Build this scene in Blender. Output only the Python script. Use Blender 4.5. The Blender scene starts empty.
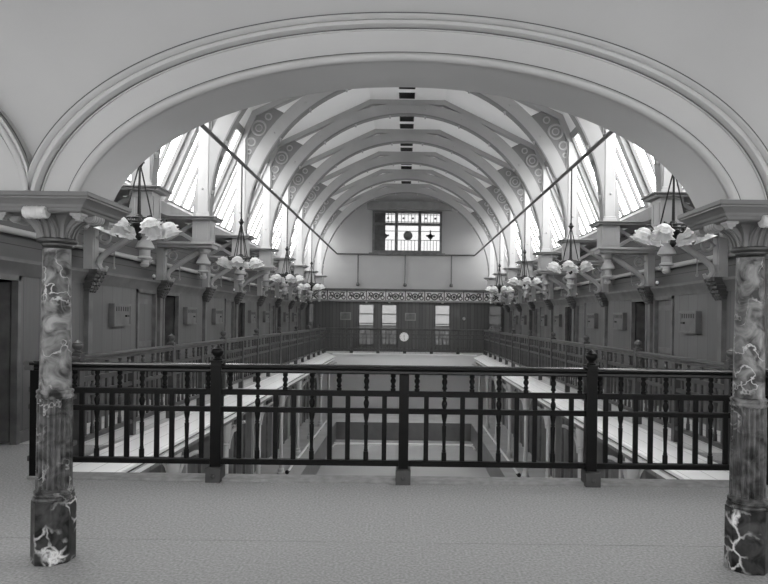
import bpy, math, random
from mathutils import Vector, Matrix
random.seed(7)
C = bpy.context.scene.collection
PI = math.pi

# ------------------------------------------------------------------ helpers
class MB:
    """collects shapes and links them as ONE mesh object"""
    def __init__(s): s.v, s.f = [], []
    def add(s, v, f):
        n = len(s.v); s.v += [tuple(p) for p in v]; s.f += [tuple(i + n for i in q) for q in f]; return s
    def box(s, x0, x1, y0, y1, z0, z1):
        x0, x1 = min(x0, x1), max(x0, x1); y0, y1 = min(y0, y1), max(y0, y1); z0, z1 = min(z0, z1), max(z0, z1)
        v = [(x0,y0,z0),(x1,y0,z0),(x1,y1,z0),(x0,y1,z0),(x0,y0,z1),(x1,y0,z1),(x1,y1,z1),(x0,y1,z1)]
        return s.add(v, [(0,3,2,1),(4,5,6,7),(0,1,5,4),(1,2,6,5),(2,3,7,6),(3,0,4,7)])
    def prism(s, poly, axis, a, b):
        """a closed outline extruded along axis; outline is (x,z) for y, (y,z) for x, (x,y) for z"""
        n = len(poly)
        def P(p, t): return (p[0], t, p[1]) if axis == 'y' else (t, p[0], p[1]) if axis == 'x' else (p[0], p[1], t)
        v = [P(p, a) for p in poly] + [P(p, b) for p in poly]
        f = [tuple(range(n)), tuple(reversed(range(n, 2*n)))] + [(i, i+n, (i+1) % n + n, (i+1) % n) for i in range(n)]
        return s.add(v, f)
    def band(s, A, B, y0, y1):
        """solid between two curves of equal length in the xz plane, from y0 to y1"""
        n = len(A)
        v = [(p[0],y0,p[1]) for p in A] + [(p[0],y0,p[1]) for p in B] + [(p[0],y1,p[1]) for p in A] + [(p[0],y1,p[1]) for p in B]
        f = []
        for i in range(n-1):
            f += [(i, i+1, n+i+1, n+i), (2*n+i, 3*n+i, 3*n+i+1, 2*n+i+1), (i, 2*n+i, 2*n+i+1, i+1), (n+i, n+i+1, 3*n+i+1, 3*n+i)]
        f += [(0, n, 3*n, 2*n), (n-1, 3*n-1, 4*n-1, 2*n-1)]
        return s.add(v, f)
    def tube(s, pts, r, n=10, closed=False):
        pts = [Vector(p) for p in pts]; m = len(pts); rs = r if isinstance(r, (list, tuple)) else [r]*m
        v, f = [], []; up = None
        for i, p in enumerate(pts):
            a = pts[i-1] if (i > 0 or closed) else p
            b = pts[(i+1) % m] if (i < m-1 or closed) else p
            t = (b-a).normalized()
            if up is None:
                up = Vector((0,0,1)) if abs(t.z) < .9 else Vector((1,0,0))
            u = (up - t*up.dot(t))
            if u.length < 1e-4: u = Vector((1,0,0)) - t*t.x
            u.normalize(); up = u; w = t.cross(u)
            for k in range(n):
                q = 2*PI*k/n; v.append(p + (u*math.cos(q) + w*math.sin(q))*rs[i])
        for i in range(m if closed else m-1):
            j = (i+1) % m
            for k in range(n): f.append((i*n+k, i*n+(k+1) % n, j*n+(k+1) % n, j*n+k))
        if not closed: f += [tuple(reversed(range(n))), tuple(range((m-1)*n, m*n))]
        return s.add(v, f)
    def lathe(s, prof, c=(0,0,0), n=16, mod=None, M=None, caps=True):
        """profile (r,z) turned about z; mod(angle, i) scales the radius"""
        v, f = [], []; m = len(prof)
        for i, (r, z) in enumerate(prof):
            for k in range(n):
                a = 2*PI*k/n; q = r*(mod(a, i) if mod else 1)
                p = Vector((q*math.cos(a), q*math.sin(a), z))
                if M: p = M @ p
                v.append((p.x+c[0], p.y+c[1], p.z+c[2]))
        for i in range(m-1):
            for k in range(n): f.append((i*n+k, i*n+(k+1) % n, (i+1)*n+(k+1) % n, (i+1)*n+k))
        if caps: f += [tuple(reversed(range(n))), tuple(range((m-1)*n, m*n))]
        return s.add(v, f)
    def bar(s, p, q, w, d):
        """square bar from p to q lying in an xz plane: w across in that plane, d along y"""
        p, q = Vector(p), Vector(q); t = (q-p).normalized(); nrm = Vector((-t.z, 0, t.x))*w/2
        o = Vector((0, d/2, 0))
        v = [p+nrm-o, p-nrm-o, q-nrm-o, q+nrm-o, p+nrm+o, p-nrm+o, q-nrm+o, q+nrm+o]
        return s.add(v, [(0,1,2,3),(7,6,5,4),(0,4,5,1),(1,5,6,2),(2,6,7,3),(3,7,4,0)])
    def ring(s, c, R, r, n=20, axis='y', m=6):
        pts = []
        for k in range(n):
            a = 2*PI*k/n; u, w = R*math.cos(a), R*math.sin(a)
            pts.append((c[0]+u, c[1], c[2]+w) if axis == 'y' else (c[0]+u, c[1]+w, c[2]) if axis == 'z' else (c[0], c[1]+u, c[2]+w))
        return s.tube(pts, r, m, closed=True)
    def mirror(s):
        s.v = [(-x,y,z) for x,y,z in s.v]; s.f = [tuple(reversed(q)) for q in s.f]; return s
    def build(s, name, m, parent=None, sharp=34, bevel=0):
        me = bpy.data.meshes.new(name); me.from_pydata(s.v, [], s.f); me.update()
        import bmesh
        bm = bmesh.new(); bm.from_mesh(me); bmesh.ops.recalc_face_normals(bm, faces=bm.faces); bm.to_mesh(me); bm.free()
        for p in me.polygons: p.use_smooth = True
        me.set_sharp_from_angle(angle=math.radians(sharp))
        me.materials.append(m)
        o = bpy.data.objects.new(name, me); C.objects.link(o)
        if parent: o.parent = parent
        if bevel:
            b = o.modifiers.new('edge', 'BEVEL'); b.width = bevel; b.segments = 2; b.limit_method = 'ANGLE'; b.angle_limit = math.radians(40)
        return o

def tag(o, label, cat, group=None, kind=None):
    o['label'] = label; o['category'] = cat
    if group: o['group'] = group
    if kind: o['kind'] = kind
    return o
def thing(name, label, cat, loc=(0,0,0), rotz=0, group=None, kind=None):
    o = bpy.data.objects.new(name, None); C.objects.link(o); o.empty_display_size = .1
    o.location = loc; o.rotation_euler = (0,0,rotz)
    return tag(o, label, cat, group, kind)
def structure(o, label=None, cat=None):
    o['kind'] = 'structure'
    if label: o['label'] = label
    if cat: o['category'] = cat
    return o
def dup(o, parent=None, loc=None):
    c = o.copy(); C.objects.link(c)
    if parent: c.parent = parent
    if loc is not None: c.location = loc
    for ch in list(o.children): dup(ch, c)
    return c
def put(o, parent, loc):
    c = o.copy(); C.objects.link(c); c.parent = parent; c.location = loc; return c
ORD = ['first','second','third','fourth','fifth','sixth','seventh','eighth','ninth']

# ------------------------------------------------------------------ materials
def mat(name, col, rough=.6, metal=0, noise=0, nscale=8, bump=0, bscale=60, spec=.5):
    m = bpy.data.materials.new(name); m.use_nodes = True; nt = m.node_tree; b = nt.nodes['Principled BSDF']
    g = col if isinstance(col, tuple) else (col, col, col)
    b.inputs['Base Color'].default_value = (*g, 1); b.inputs['Roughness'].default_value = rough; b.inputs['Metallic'].default_value = metal
    b.inputs['Specular IOR Level'].default_value = spec
    tc = nt.nodes.new('ShaderNodeTexCoord')
    if noise:
        n = nt.nodes.new('ShaderNodeTexNoise'); n.inputs['Scale'].default_value = nscale; n.inputs['Detail'].default_value = 5
        r = nt.nodes.new('ShaderNodeValToRGB')
        r.color_ramp.elements[0].position = .3; r.color_ramp.elements[1].position = .7
        r.color_ramp.elements[0].color = (*[c*(1-noise) for c in g], 1); r.color_ramp.elements[1].color = (*[min(1, c*(1+noise)) for c in g], 1)
        nt.links.new(tc.outputs['Object'], n.inputs['Vector']); nt.links.new(n.outputs['Fac'], r.inputs['Fac']); nt.links.new(r.outputs['Color'], b.inputs['Base Color'])
    if bump:
        n2 = nt.nodes.new('ShaderNodeTexNoise'); n2.inputs['Scale'].default_value = bscale; n2.inputs['Detail'].default_value = 3
        bp = nt.nodes.new('ShaderNodeBump'); bp.inputs['Strength'].default_value = bump; bp.inputs['Distance'].default_value = .01
        nt.links.new(tc.outputs['Object'], n2.inputs['Vector']); nt.links.new(n2.outputs['Fac'], bp.inputs['Height']); nt.links.new(bp.outputs['Normal'], b.inputs['Normal'])
    return m

def boards(name, col, axis, width, gap=.05, rough=.5, var=.25, gapcol=.25, grain=True):
    """boarding: boards of a width repeating along one axis, each its own tone, dark joints, grain"""
    m = bpy.data.materials.new(name); m.use_nodes = True; nt = m.node_tree; b = nt.nodes['Principled BSDF']; L = nt.links.new
    b.inputs['Roughness'].default_value = rough
    tc = nt.nodes.new('ShaderNodeTexCoord'); sp = nt.nodes.new('ShaderNodeSeparateXYZ'); L(tc.outputs['Object'], sp.inputs[0])
    def M(op, a, bb):
        n = nt.nodes.new('ShaderNodeMath'); n.operation = op
        for i, q in enumerate((a, bb)):
            if q is None: continue
            if isinstance(q, (int, float)): n.inputs[i].default_value = q
            else: L(q, n.inputs[i])
        return n.outputs[0]
    q = M('DIVIDE', sp.outputs[axis], width); fl = M('FLOOR', q, None); fr = M('FRACT', q, None)
    joint = M('LESS_THAN', fr, gap)
    wn = nt.nodes.new('ShaderNodeTexWhiteNoise'); wn.noise_dimensions = '1D'; L(fl, wn.inputs['W'])
    mp = nt.nodes.new('ShaderNodeMapping'); sc = [9, 9, 9]; long = 2 if axis != 2 else 1; sc[long] = .7
    mp.inputs['Scale'].default_value = sc; L(tc.outputs['Object'], mp.inputs['Vector'])
    no = nt.nodes.new('ShaderNodeTexNoise'); no.inputs['Scale'].default_value = 3; no.inputs['Detail'].default_value = 6; L(mp.outputs[0], no.inputs['Vector'])
    t = M('ADD', M('MULTIPLY', wn.outputs['Value'], var), M('MULTIPLY', no.outputs['Fac'], var if grain else .05))
    t = M('ADD', t, 1 - var)
    t = M('MULTIPLY', t, M('SUBTRACT', 1, M('MULTIPLY', joint, 1-gapcol)))
    t = M('MULTIPLY', t, col)
    cb = nt.nodes.new('ShaderNodeCombineColor'); [L(t, cb.inputs[i]) for i in range(3)]
    L(cb.outputs[0], b.inputs['Base Color'])
    return m

def marble(name, dark, light, vein, scale, vw, mix, rough=.38):
    m = bpy.data.materials.new(name); m.use_nodes = True; nt = m.node_tree; b = nt.nodes['Principled BSDF']; L = nt.links.new
    b.inputs['Roughness'].default_value = rough; b.inputs['Specular IOR Level'].default_value = .22
    tc = nt.nodes.new('ShaderNodeTexCoord')
    oi = nt.nodes.new('ShaderNodeObjectInfo')
    ad = nt.nodes.new('ShaderNodeVectorMath'); ad.operation = 'ADD'; L(tc.outputs['Object'], ad.inputs[0]); L(oi.outputs['Location'], ad.inputs[1])
    no = nt.nodes.new('ShaderNodeTexNoise'); no.inputs['Scale'].default_value = 5; no.inputs['Detail'].default_value = 4; L(ad.outputs[0], no.inputs['Vector'])
    mx = nt.nodes.new('ShaderNodeMixRGB'); mx.inputs['Fac'].default_value = mix; L(ad.outputs[0], mx.inputs[1]); L(no.outputs['Color'], mx.inputs[2])
    vo = nt.nodes.new('ShaderNodeTexVoronoi'); vo.feature = 'DISTANCE_TO_EDGE'; vo.inputs['Scale'].default_value = scale; L(mx.outputs[0], vo.inputs['Vector'])
    r1 = nt.nodes.new('ShaderNodeValToRGB'); r1.color_ramp.elements[0].position = 0; r1.color_ramp.elements[1].position = vw
    r1.color_ramp.elements[0].color = (1,1,1,1); r1.color_ramp.elements[1].color = (0,0,0,1); L(vo.outputs['Distance'], r1.inputs['Fac'])
    n3 = nt.nodes.new('ShaderNodeTexNoise'); n3.inputs['Scale'].default_value = 4; n3.inputs['Detail'].default_value = 3; L(ad.outputs[0], n3.inputs['Vector'])
    r3 = nt.nodes.new('ShaderNodeValToRGB'); r3.color_ramp.elements[0].position = .44; r3.color_ramp.elements[1].position = .58; L(n3.outputs['Fac'], r3.inputs['Fac'])
    mu = nt.nodes.new('ShaderNodeMath'); mu.operation = 'MULTIPLY'; L(r1.outputs[0], mu.inputs[0]); L(r3.outputs[0], mu.inputs[1])
    n2 = nt.nodes.new('ShaderNodeTexNoise'); n2.inputs['Scale'].default_value = 9; n2.inputs['Detail'].default_value = 8; n2.inputs['Distortion'].default_value = 1.2; L(ad.outputs[0], n2.inputs['Vector'])
    r2 = nt.nodes.new('ShaderNodeValToRGB'); r2.color_ramp.elements[0].position = .35; r2.color_ramp.elements[1].position = .68
    r2.color_ramp.elements[0].color = (dark,)*3+(1,); r2.color_ramp.elements[1].color = (light,)*3+(1,); L(n2.outputs['Fac'], r2.inputs['Fac'])
    fin = nt.nodes.new('ShaderNodeMixRGB'); L(mu.outputs[0], fin.inputs['Fac']); L(r2.outputs[0], fin.inputs[1]); fin.inputs[2].default_value = (vein,)*3+(1,)
    L(fin.outputs[0], b.inputs['Base Color'])
    return m

def clear_glass(name, tint, gloss=.08):
    m = bpy.data.materials.new(name); m.use_nodes = True; nt = m.node_tree; nt.nodes.clear(); L = nt.links.new
    o = nt.nodes.new('ShaderNodeOutputMaterial'); t = nt.nodes.new('ShaderNodeBsdfTransparent'); t.inputs[0].default_value = (tint,)*3+(1,)
    g = nt.nodes.new('ShaderNodeBsdfGlossy'); g.inputs['Roughness'].default_value = .05
    mx = nt.nodes.new('ShaderNodeMixShader'); mx.inputs[0].default_value = gloss
    L(t.outputs[0], mx.inputs[1]); L(g.outputs[0], mx.inputs[2]); L(mx.outputs[0], o.inputs[0]); return m
def frosted(name, tint, col, k):
    m = bpy.data.materials.new(name); m.use_nodes = True; nt = m.node_tree; nt.nodes.clear(); L = nt.links.new
    o = nt.nodes.new('ShaderNodeOutputMaterial'); t = nt.nodes.new('ShaderNodeBsdfTransparent'); t.inputs[0].default_value = (tint,)*3+(1,)
    g = nt.nodes.new('ShaderNodeBsdfDiffuse'); g.inputs[0].default_value = (col,)*3+(1,)
    mx = nt.nodes.new('ShaderNodeMixShader'); mx.inputs[0].default_value = k
    L(t.outputs[0], mx.inputs[1]); L(g.outputs[0], mx.inputs[2]); L(mx.outputs[0], o.inputs[0]); return m
def opal(name, col):
    m = bpy.data.materials.new(name); m.use_nodes = True; nt = m.node_tree; nt.nodes.clear(); L = nt.links.new
    o = nt.nodes.new('ShaderNodeOutputMaterial'); t = nt.nodes.new('ShaderNodeBsdfTranslucent'); t.inputs[0].default_value = (col,)*3+(1,)
    g = nt.nodes.new('ShaderNodeBsdfPrincipled'); g.inputs['Base Color'].default_value = (col,)*3+(1,); g.inputs['Roughness'].default_value = .3
    mx = nt.nodes.new('ShaderNodeMixShader'); mx.inputs[0].default_value = .65
    L(t.outputs[0], mx.inputs[1]); L(g.outputs[0], mx.inputs[2]); L(mx.outputs[0], o.inputs[0]); return m

PLASTER = mat('arch_plaster', .475, .85, noise=.04, nscale=1.5, bump=.05)
LINE = mat('dark_line_strip', .10, .8)
LANDC = mat('landing_ceiling', .10, .9)
PLASTER2 = mat('hall_plaster', .36, .9, noise=.05, nscale=.8)
CEIL = mat('roof_boarding', .86, .9, noise=.05, nscale=.6)
RIB = mat('truss_paint', .40, .6, noise=.06, nscale=2)
RIBD = mat('truss_dark_paint', .22, .6)
POSTM = mat('post_paint', .52, .55, noise=.04, nscale=2)
BRK = mat('bracket_paint', .24, .5, noise=.12, nscale=3)
BRKL = mat('bracket_light_paint', .34, .5, noise=.08, nscale=3)
BARM = mat('glazing_bar_paint', .22, .6)
GLASS = clear_glass('skylight_glass', .96)
LEADED = clear_glass('leaded_glass', .36)
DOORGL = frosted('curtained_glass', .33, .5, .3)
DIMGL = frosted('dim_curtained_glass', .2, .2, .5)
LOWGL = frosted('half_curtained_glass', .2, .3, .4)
WOOD = boards('cubicle_boards', .115, 1, .33, .03, .5, .35, .4)
WOODX = boards('far_partition_boards', .085, 0, .16, .07, .5, .3)
WOODF = mat('framing_wood', .12, .45, noise=.3, nscale=5)
WOODL = mat('cornice_wood', .2, .5, noise=.2, nscale=4)
WOODC = mat('cornice_dark_wood', .12, .5, noise=.2, nscale=4)
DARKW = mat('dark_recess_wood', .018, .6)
CLADW = boards('upper_wall_boards', .095, 2, .17, .06, .6, .25)
RAILM = mat('ebonised_rail', .006, .3, noise=.25, nscale=9, spec=.12)
HANDM = mat('polished_handrail', .008, .22, spec=.5)
FOOTM = mat('foot_block_iron', .035, .5, noise=.2, nscale=12)
RAILS = mat('gallery_rail_wood', .062, .4, noise=.3, nscale=6)
IRON = mat('black_iron', .02, .4, metal=.3)
LEAD = mat('lead_came', .05, .5)
EMBL = mat('stained_emblem', .12, .5)
PIPEM = mat('dull_pipe', .10, .45, metal=.4)
STEAM = mat('painted_pipe', .42, .45)
MARB_BASE = marble('dark_veined_marble', .004, .05, .6, 10, .10, .22)
MARB_SHAFT = marble('grey_mottled_marble', .02, .24, .42, 5, .035, .45)
MARB_FLUTE = marble('fluted_marble', .012, .12, .3, 7, .05, .4)
CAPM = mat('capital_paint', .13, .5, noise=.12, nscale=4)
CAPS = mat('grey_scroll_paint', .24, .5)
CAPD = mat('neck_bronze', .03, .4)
CAPLIT = mat('lit_scroll_paint', .5, .5)
FLOORM = mat('landing_linoleum', .27, .8, noise=.30, nscale=55, bump=.12, bscale=260)
KERBM = mat('kerb_stone', .22, .8, noise=.2, nscale=14)
GALM = boards('gallery_floor_boards', .5, 0, .24, .05, .7, .06, .45)
LEDGEM = boards('ledge_boards', .8, 0, .17, .035, .65, .04, .55)
WHITE = mat('white_paint', .78, .6)
DECK = mat('pool_deck', .42, .6, noise=.12, nscale=2)
TANK = mat('pool_tank_wall', .14, .4, noise=.15, nscale=2)
WATER = mat('pool_water', .5, .12, noise=.05, nscale=1, bump=.04, bscale=5)
LOWW = boards('lower_boards', .16, 1, .3, .06, .6, .25)
DIAL = mat('clock_dial', .95, .5)
OPAL = opal('opal_shade', .9)

# ------------------------------------------------------------------ measurements
YF = 5.97                                  # front balustrade
DK, Y0 = 2.637, 9.08                       # roof truss spacing, first truss in view
YK = [Y0 + DK*k for k in range(8)]
YFAR, YRAIL, XR = 29.2, 27.85, 3.53
XW = 4.6                                   # face of the cubicle fronts
ZG = -2.75                                 # bath hall floor
ZC = 3.37                                  # top of bracket caps

# ------------------------------------------------------------------ arch wall
ZA = 2.27                                  # top of the abacus
YA0, YA1 = 3.73, 4.15
AX = 3.11                                  # centre of the small side arches
def ell(a, b, z0, zmin, n=72, e=2.0):
    t0 = math.asin(max(-1, min(1, ((zmin-z0)/b)**(e/2))))
    sg = lambda q: math.copysign(abs(q)**(2/e), q)
    return [(-a*sg(math.cos(t)), z0+b*sg(math.sin(t))) for t in [t0+(PI-2*t0)*i/n for i in range(n+1)]]
Z0 = 2.09
def side(R, zmin=ZA, n=36):
    t0 = math.asin((zmin-Z0)/R); return [(-R*math.cos(t), Z0+R*math.sin(t)) for t in [t0+(PI-2*t0)*i/n for i in range(n+1)]]
main = ell(1.96, .983, Z0, ZA)
sm = side(.657)
bot = [(-6.0, 0.0), (-3.90, 0.0), (-3.899, ZA)] + [(x-AX, z) for x, z in sm] + main + [(x+AX, z) for x, z in sm] + [(3.899, ZA), (3.90, 0.0), (6.0, 0.0)]
ZTOP = 7.9
w = MB(); n = len(bot)
w.add([(x,YA0,z) for x,z in bot] + [(x,YA0,ZTOP) for x,z in bot] + [(x,YA1,z) for x,z in bot] + [(x,YA1,ZTOP) for x,z in bot],
      [(i,i+1,n+i+1,n+i) for i in range(n-1)] + [(2*n+i,3*n+i,3*n+i+1,2*n+i+1) for i in range(n-1)] +
      [(i,2*n+i,2*n+i+1,i+1) for i in range(n-1)] + [(n+i,n+i+1,3*n+i+1,3*n+i) for i in range(n-1)] + [(0,n,3*n,2*n),(n-1,3*n-1,4*n-1,2*n-1)])
structure(w.build('wall_arch', PLASTER), 'plastered wall pierced by a wide flat arch over the landing', 'wall')

def moulding(curves, prof):
    """curves: function u -> polyline; prof: list of (u, projection from the wall face)"""
    m = MB(); cs = [(curves(u), d) for u, d in prof]; n = len(cs[0][0]); v = []; f = []
    lim = (lambda x: max(-2.19, min(2.19, x))) if abs(cs[0][0][0][0]+cs[0][0][-1][0]) < .1 else (lambda x: min(-2.19, x) if x < 0 else max(2.19, x))
    for c, d in cs: v += [(lim(x), YA0-d, z) for x, z in c]
    for i in range(len(cs)-1):
        for k in range(n-1): f.append((i*n+k, i*n+k+1, (i+1)*n+k+1, (i+1)*n+k))
    return m.add(v, f)
def mainc(u): return ell(1.96+.295*u, .983+.266*u, Z0, ZA, 72, 2+.13*u)
def sidec(sx):
    def g(u): return [(x+sx*AX, z) for x, z in side(.657+.325*u, ZA)]
    return g
def clipped(g, sx):                        # the small arch's mould stops where it meets the great arch's mould
    def h(u):
        return g(u)
    return h
OUTER = [(.68,0),(.68,.012),(.70,.012),(.706,.003),(.738,.003),(.745,.035),(.76,.05),(.82,.055),(.858,.047),(.866,.034),(.876,.046),(.93,.066),(.955,.066),(.962,.03),(.972,.03),(.976,.051),(1.0,.051),(1.0,0)]
ROLL = [(.0,-.015),(.0,.004),(.012,.024),(.05,.038),(.10,.04),(.145,.03),(.175,.012),(.182,.003),(.215,.003),(.218,.0)]
LINE_STRIPS = [[(.706,.006),(.738,.006)],[(.187,.006),(.205,.006)],[(.862,.0385),(.871,.0395)],[(.978,.053),(1.003,.053)]]
def arch_trim(name, g, lab):
    t = moulding(g, OUTER).build(name, PLASTER, sharp=50); structure(t, lab, 'moulding')
    moulding(g, ROLL).build('edge_roll', PLASTER, t, sharp=50)
    for ln in LINE_STRIPS: moulding(g, ln).build('dark_strip', LINE, t)  # dark strips along the moulding's grooves and outer fillet, slightly proud
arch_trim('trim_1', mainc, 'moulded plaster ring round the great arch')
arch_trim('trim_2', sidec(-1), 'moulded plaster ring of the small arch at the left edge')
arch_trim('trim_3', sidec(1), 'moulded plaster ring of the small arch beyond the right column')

for _n in ('wall_arch','trim_1','trim_2','trim_3'): bpy.data.objects[_n].location.x = -.013
# ------------------------------------------------------------------ landing
structure(MB().box(-6, 6, -2.7, 4.352, -.3, 0).box(-6, 6, 4.36, YF-.06, -.3, 0).box(-5.7,-3.46,YF-.06,7.5,-.3,0).box(3.46,5.7,YF-.06,7.5,-.3,0).build('floor', FLOORM), 'grey speckled landing floor in front of the balustrade', 'floor')
structure(MB().box(-5.6, 5.6, -2.7, YA0, 3.56, 3.9).build('ceiling', LANDC), 'plaster ceiling over the landing', 'ceiling')
for sx, nm in ((-1,'left'),(1,'right')):
    m = MB(); xa, xb = sx*5.5, sx*5.7
    m.box(xa,xb,-2.7,-1.6,0,3.9); m.box(xa,xb,2.9,YA0,0,3.9); m.box(xa,xb,-1.6,2.9,0,1.0); m.box(xa,xb,-1.6,2.9,2.1,3.9); m.box(xa,xb,.55,.75,1.0,2.1)  # low window openings added to brighten the sides of the arch wall
    structure(m.build('wall_'+nm, PLASTER), 'plaster side wall of the landing with low windows added for side light, '+nm, 'wall')
WB = [(-5.3,-1.9),(-1.7,1.7),(1.9,5.3)]
b = MB(); xs = [-5.7] + [q for p in WB for q in p] + [5.7]
for i in range(0, len(xs), 2): b.box(xs[i], xs[i+1], -2.7, -2.5, 1.1, 2.9)
b.box(-5.7, 5.7, -2.7, -2.5, 0, 1.1); b.box(-5.7, 5.7, -2.7, -2.5, 2.9, 3.9)
structure(b.build('wall_back', PLASTER), 'landing wall behind the viewer with three tall windows', 'wall')
for i, (x0, x1) in enumerate(WB):
    f = MB()
    for q in (x0, (x0+x1)/2-.03, x1-.06): f.box(q, q+.06, -2.66, -2.56, 1.1, 2.9)
    for z in (1.1, 2.2, 2.84): f.box(x0, x1, -2.66, -2.56, z, z+.06)
    structure(f.build('window_%d' % (i+1), WHITE), 'tall landing window behind the viewer', 'window')
k = MB().prism([(YF-.06,-.3),(YF-.06,.018),(YF-.052,.026),(YF+.132,.026),(YF+.14,.018),(YF+.14,-.3)], 'x', -3.53, 3.53).build('kerb', KERBM)
structure(k, 'low stone kerb under the front balustrade', 'kerb')
structure(MB().box(-3.5, 3.5, YF-.05, YF+.1, ZG, -.3).build('wall_landing', PLASTER2), 'wall below the landing edge', 'wall')

# ------------------------------------------------------------------ marble columns
def marble_column(x, label):
    t = thing('marble_column', label, 'column', (x, 3.98, 0))
    R8 = .119/math.cos(PI/8)
    octo = lambda r: [(r*math.cos(PI/8+k*PI/4), r*math.sin(PI/8+k*PI/4)) for k in range(8)]
    b = MB().prism(octo(R8), 'z', 0, .39); b.build('base', MARB_BASE, t, bevel=.006)
    MB().lathe([(.10,.388),(.118,.39),(.122,.40),(.118,.412),(.107,.416),(.107,.424),(.115,.428),(.115,.442),(.105,.446),(.101,.452),(.104,.458),(.095,.466)], n=40).build('base_moulding', MARB_FLUTE, t)
    nfl = 20
    def fl(a, i): return 1 - .15*max(0, .35+.65*math.cos(nfl*a))**.7
    MB().lathe([(.103,.45),(.103,.7),(.1015,1.025),(.1015,1.03)], n=nfl*10, mod=fl).build('fluted_drum', MARB_FLUTE, t, sharp=60)
    MB().lathe([(.092,1.02),(.104,1.025),(.108,1.035),(.104,1.046),(.1,1.05),(.106,1.06),(.106,1.072),(.095,1.08),(.09,1.082)], n=40).build('collar', MARB_SHAFT, t)
    MB().lathe([(.0915,1.07),(.09,1.25),(.085,1.6),(.08,1.96)], n=40).build('upper_shaft', MARB_SHAFT, t)
    MB().lathe([(.079,1.97),(.088,1.98),(.088,1.99),(.108,1.996),(.116,2.003),(.116,2.016),(.108,2.024)], n=32).build('neck_ring', CAPD, t)
    # bell of the capital, square in plan and widening upwards
    bell = MB()
    pr = [(.085,2.02),(.083,2.06),(.09,2.10),(.115,2.14),(.16,2.165),(.16,2.18)]
    v, f = [], []
    for h, z in pr: v += [(-h,-h,z),(h,-h,z),(h,h,z),(-h,h,z)]
    for i in range(len(pr)-1):
        for q in range(4): f.append((i*4+q, i*4+(q+1) % 4, (i+1)*4+(q+1) % 4, (i+1)*4+q))
    f.append(tuple(range(len(v)-4, len(v)))); bell.add(v, f).build('bell', CAPM, t)
    # four scrolled brackets carrying the abacus
    for q in range(4):
        c = MB(); hw = .058
        path = [(.088,2.015),(.094,2.05),(.108,2.085),(.135,2.118),(.17,2.14),(.215,2.155),(.25,2.155)]
        top = [(.06,2.015),(.06,2.05),(.07,2.10),(.10,2.145),(.15,2.178),(.21,2.185),(.25,2.185)]
        A = [(p[0],p[1]) for p in path]; B = [(p[0],p[1]) for p in top]
        c.band(A, B, -hw, hw)
        for yy in (-hw*.65, 0, hw*.65): c.tube([(p[0]+.004, yy, p[1]-.003) for p in path], .011, 6)
        M = Matrix.Rotation(q*PI/2 - PI/2, 3, 'Z')
        c.v = [tuple(M @ Vector(p)) for p in c.v]
        o = c.build('scroll_bracket', CAPM, t, sharp=45)
        s = MB(); pts = [(.232+.0, yy, 2.155) for yy in (-hw-.012, -hw-.004, hw+.004, hw+.012)]
        s.tube(pts, [.03,.038,.038,.03], 16)
        for yy in (-.045,-.015,.015,.045): s.ring((.232, yy, 2.155), .037, .004, 16, 'y')
        s.v = [tuple(M @ Vector(p)) for p in s.v]; s.build('scroll', CAPLIT if q == 0 else CAPS, o)  # light on the front scroll is put into its paler colour
    ab = MB(); pr = [(.25,.225,2.155),(.27,.24,2.165),(.275,.245,2.18),(.285,.25,2.185),(.29,.255,2.20),(.315,.275,2.225),(.33,.285,2.232),(.33,.285,2.24),(.34,.295,2.246),(.34,.295,2.27)]
    v, f = [], []
    for hx, hy, z in pr: v += [(-hx,-hy,z),(hx,-hy,z),(hx,hy,z),(-hx,hy,z)]
    for i in range(len(pr)-1):
        for q in range(4): f.append((i*4+q, i*4+(q+1) % 4, (i+1)*4+(q+1) % 4, (i+1)*4+q))
    f += [(3,2,1,0), tuple(range(len(v)-4, len(v)))]
    ab.add(v, f).build('abacus', CAPM, t, sharp=20)
    for sx in (-1, 1):
        for sy in (-1, 1):
            mo = MB()
            for j in range(3): mo.box(sx*(.215-.012*j), sx*(.245+.008*j), sy*(.16-.01*j), sy*(.20+.008*j), 2.113+.014*j, 2.128+.0141*j)
            mo.build('corner_block', CAPS, t)
    return t
marble_column(-2.203, 'veined marble column with fluted drum carrying the left foot of the great arch')
marble_column(2.177, 'veined marble column with fluted drum carrying the right foot of the great arch')

# ------------------------------------------------------------------ balustrades
def turned(m, name, z0=.204, z1=1.02):
    P = [(.024,.204),(.024,.285),(.017,.29),(.021,.30),(.017,.31),(.016,.33),(.018,.42),(.0215,.52),(.022,.535),(.014,.545),(.022,.555),(.015,.565),(.022,.60),(.0275,.635),(.0275,.66),(.02,.68),(.016,.7),
         (.02,.71),(.026,.735),(.026,.755),(.018,.775),(.014,.785),(.022,.795),(.014,.808),(.016,.862),(.014,.875),(.026,.888),(.02,.905),(.017,.92),(.026,.945),(.026,.962),(.016,.985),(.024,.995),(.024,1.02)]
    return MB().lathe(P, n=14).build(name, m, sharp=50)
def short_turned(m, name):
    P = [(.024,.863),(.024,.885),(.015,.89),(.025,.905),(.018,.92),(.016,.93),(.026,.95),(.026,.965),(.016,.985),(.024,.995),(.024,1.02)]
    return MB().lathe(P, n=14).build(name, m, sharp=50)
def finial_mesh(m, name):
    b = MB().box(-.062,.062,-.062,.062,1.118,1.135)
    b.lathe([(.045,1.135),(.05,1.145),(.028,1.155),(.026,1.165),(.045,1.18),(.056,1.205),(.057,1.225),(.05,1.235),(.054,1.243),(.03,1.252),(.018,1.268),(.004,1.275)], n=18)
    return b.build(name, m, sharp=50)
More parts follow.
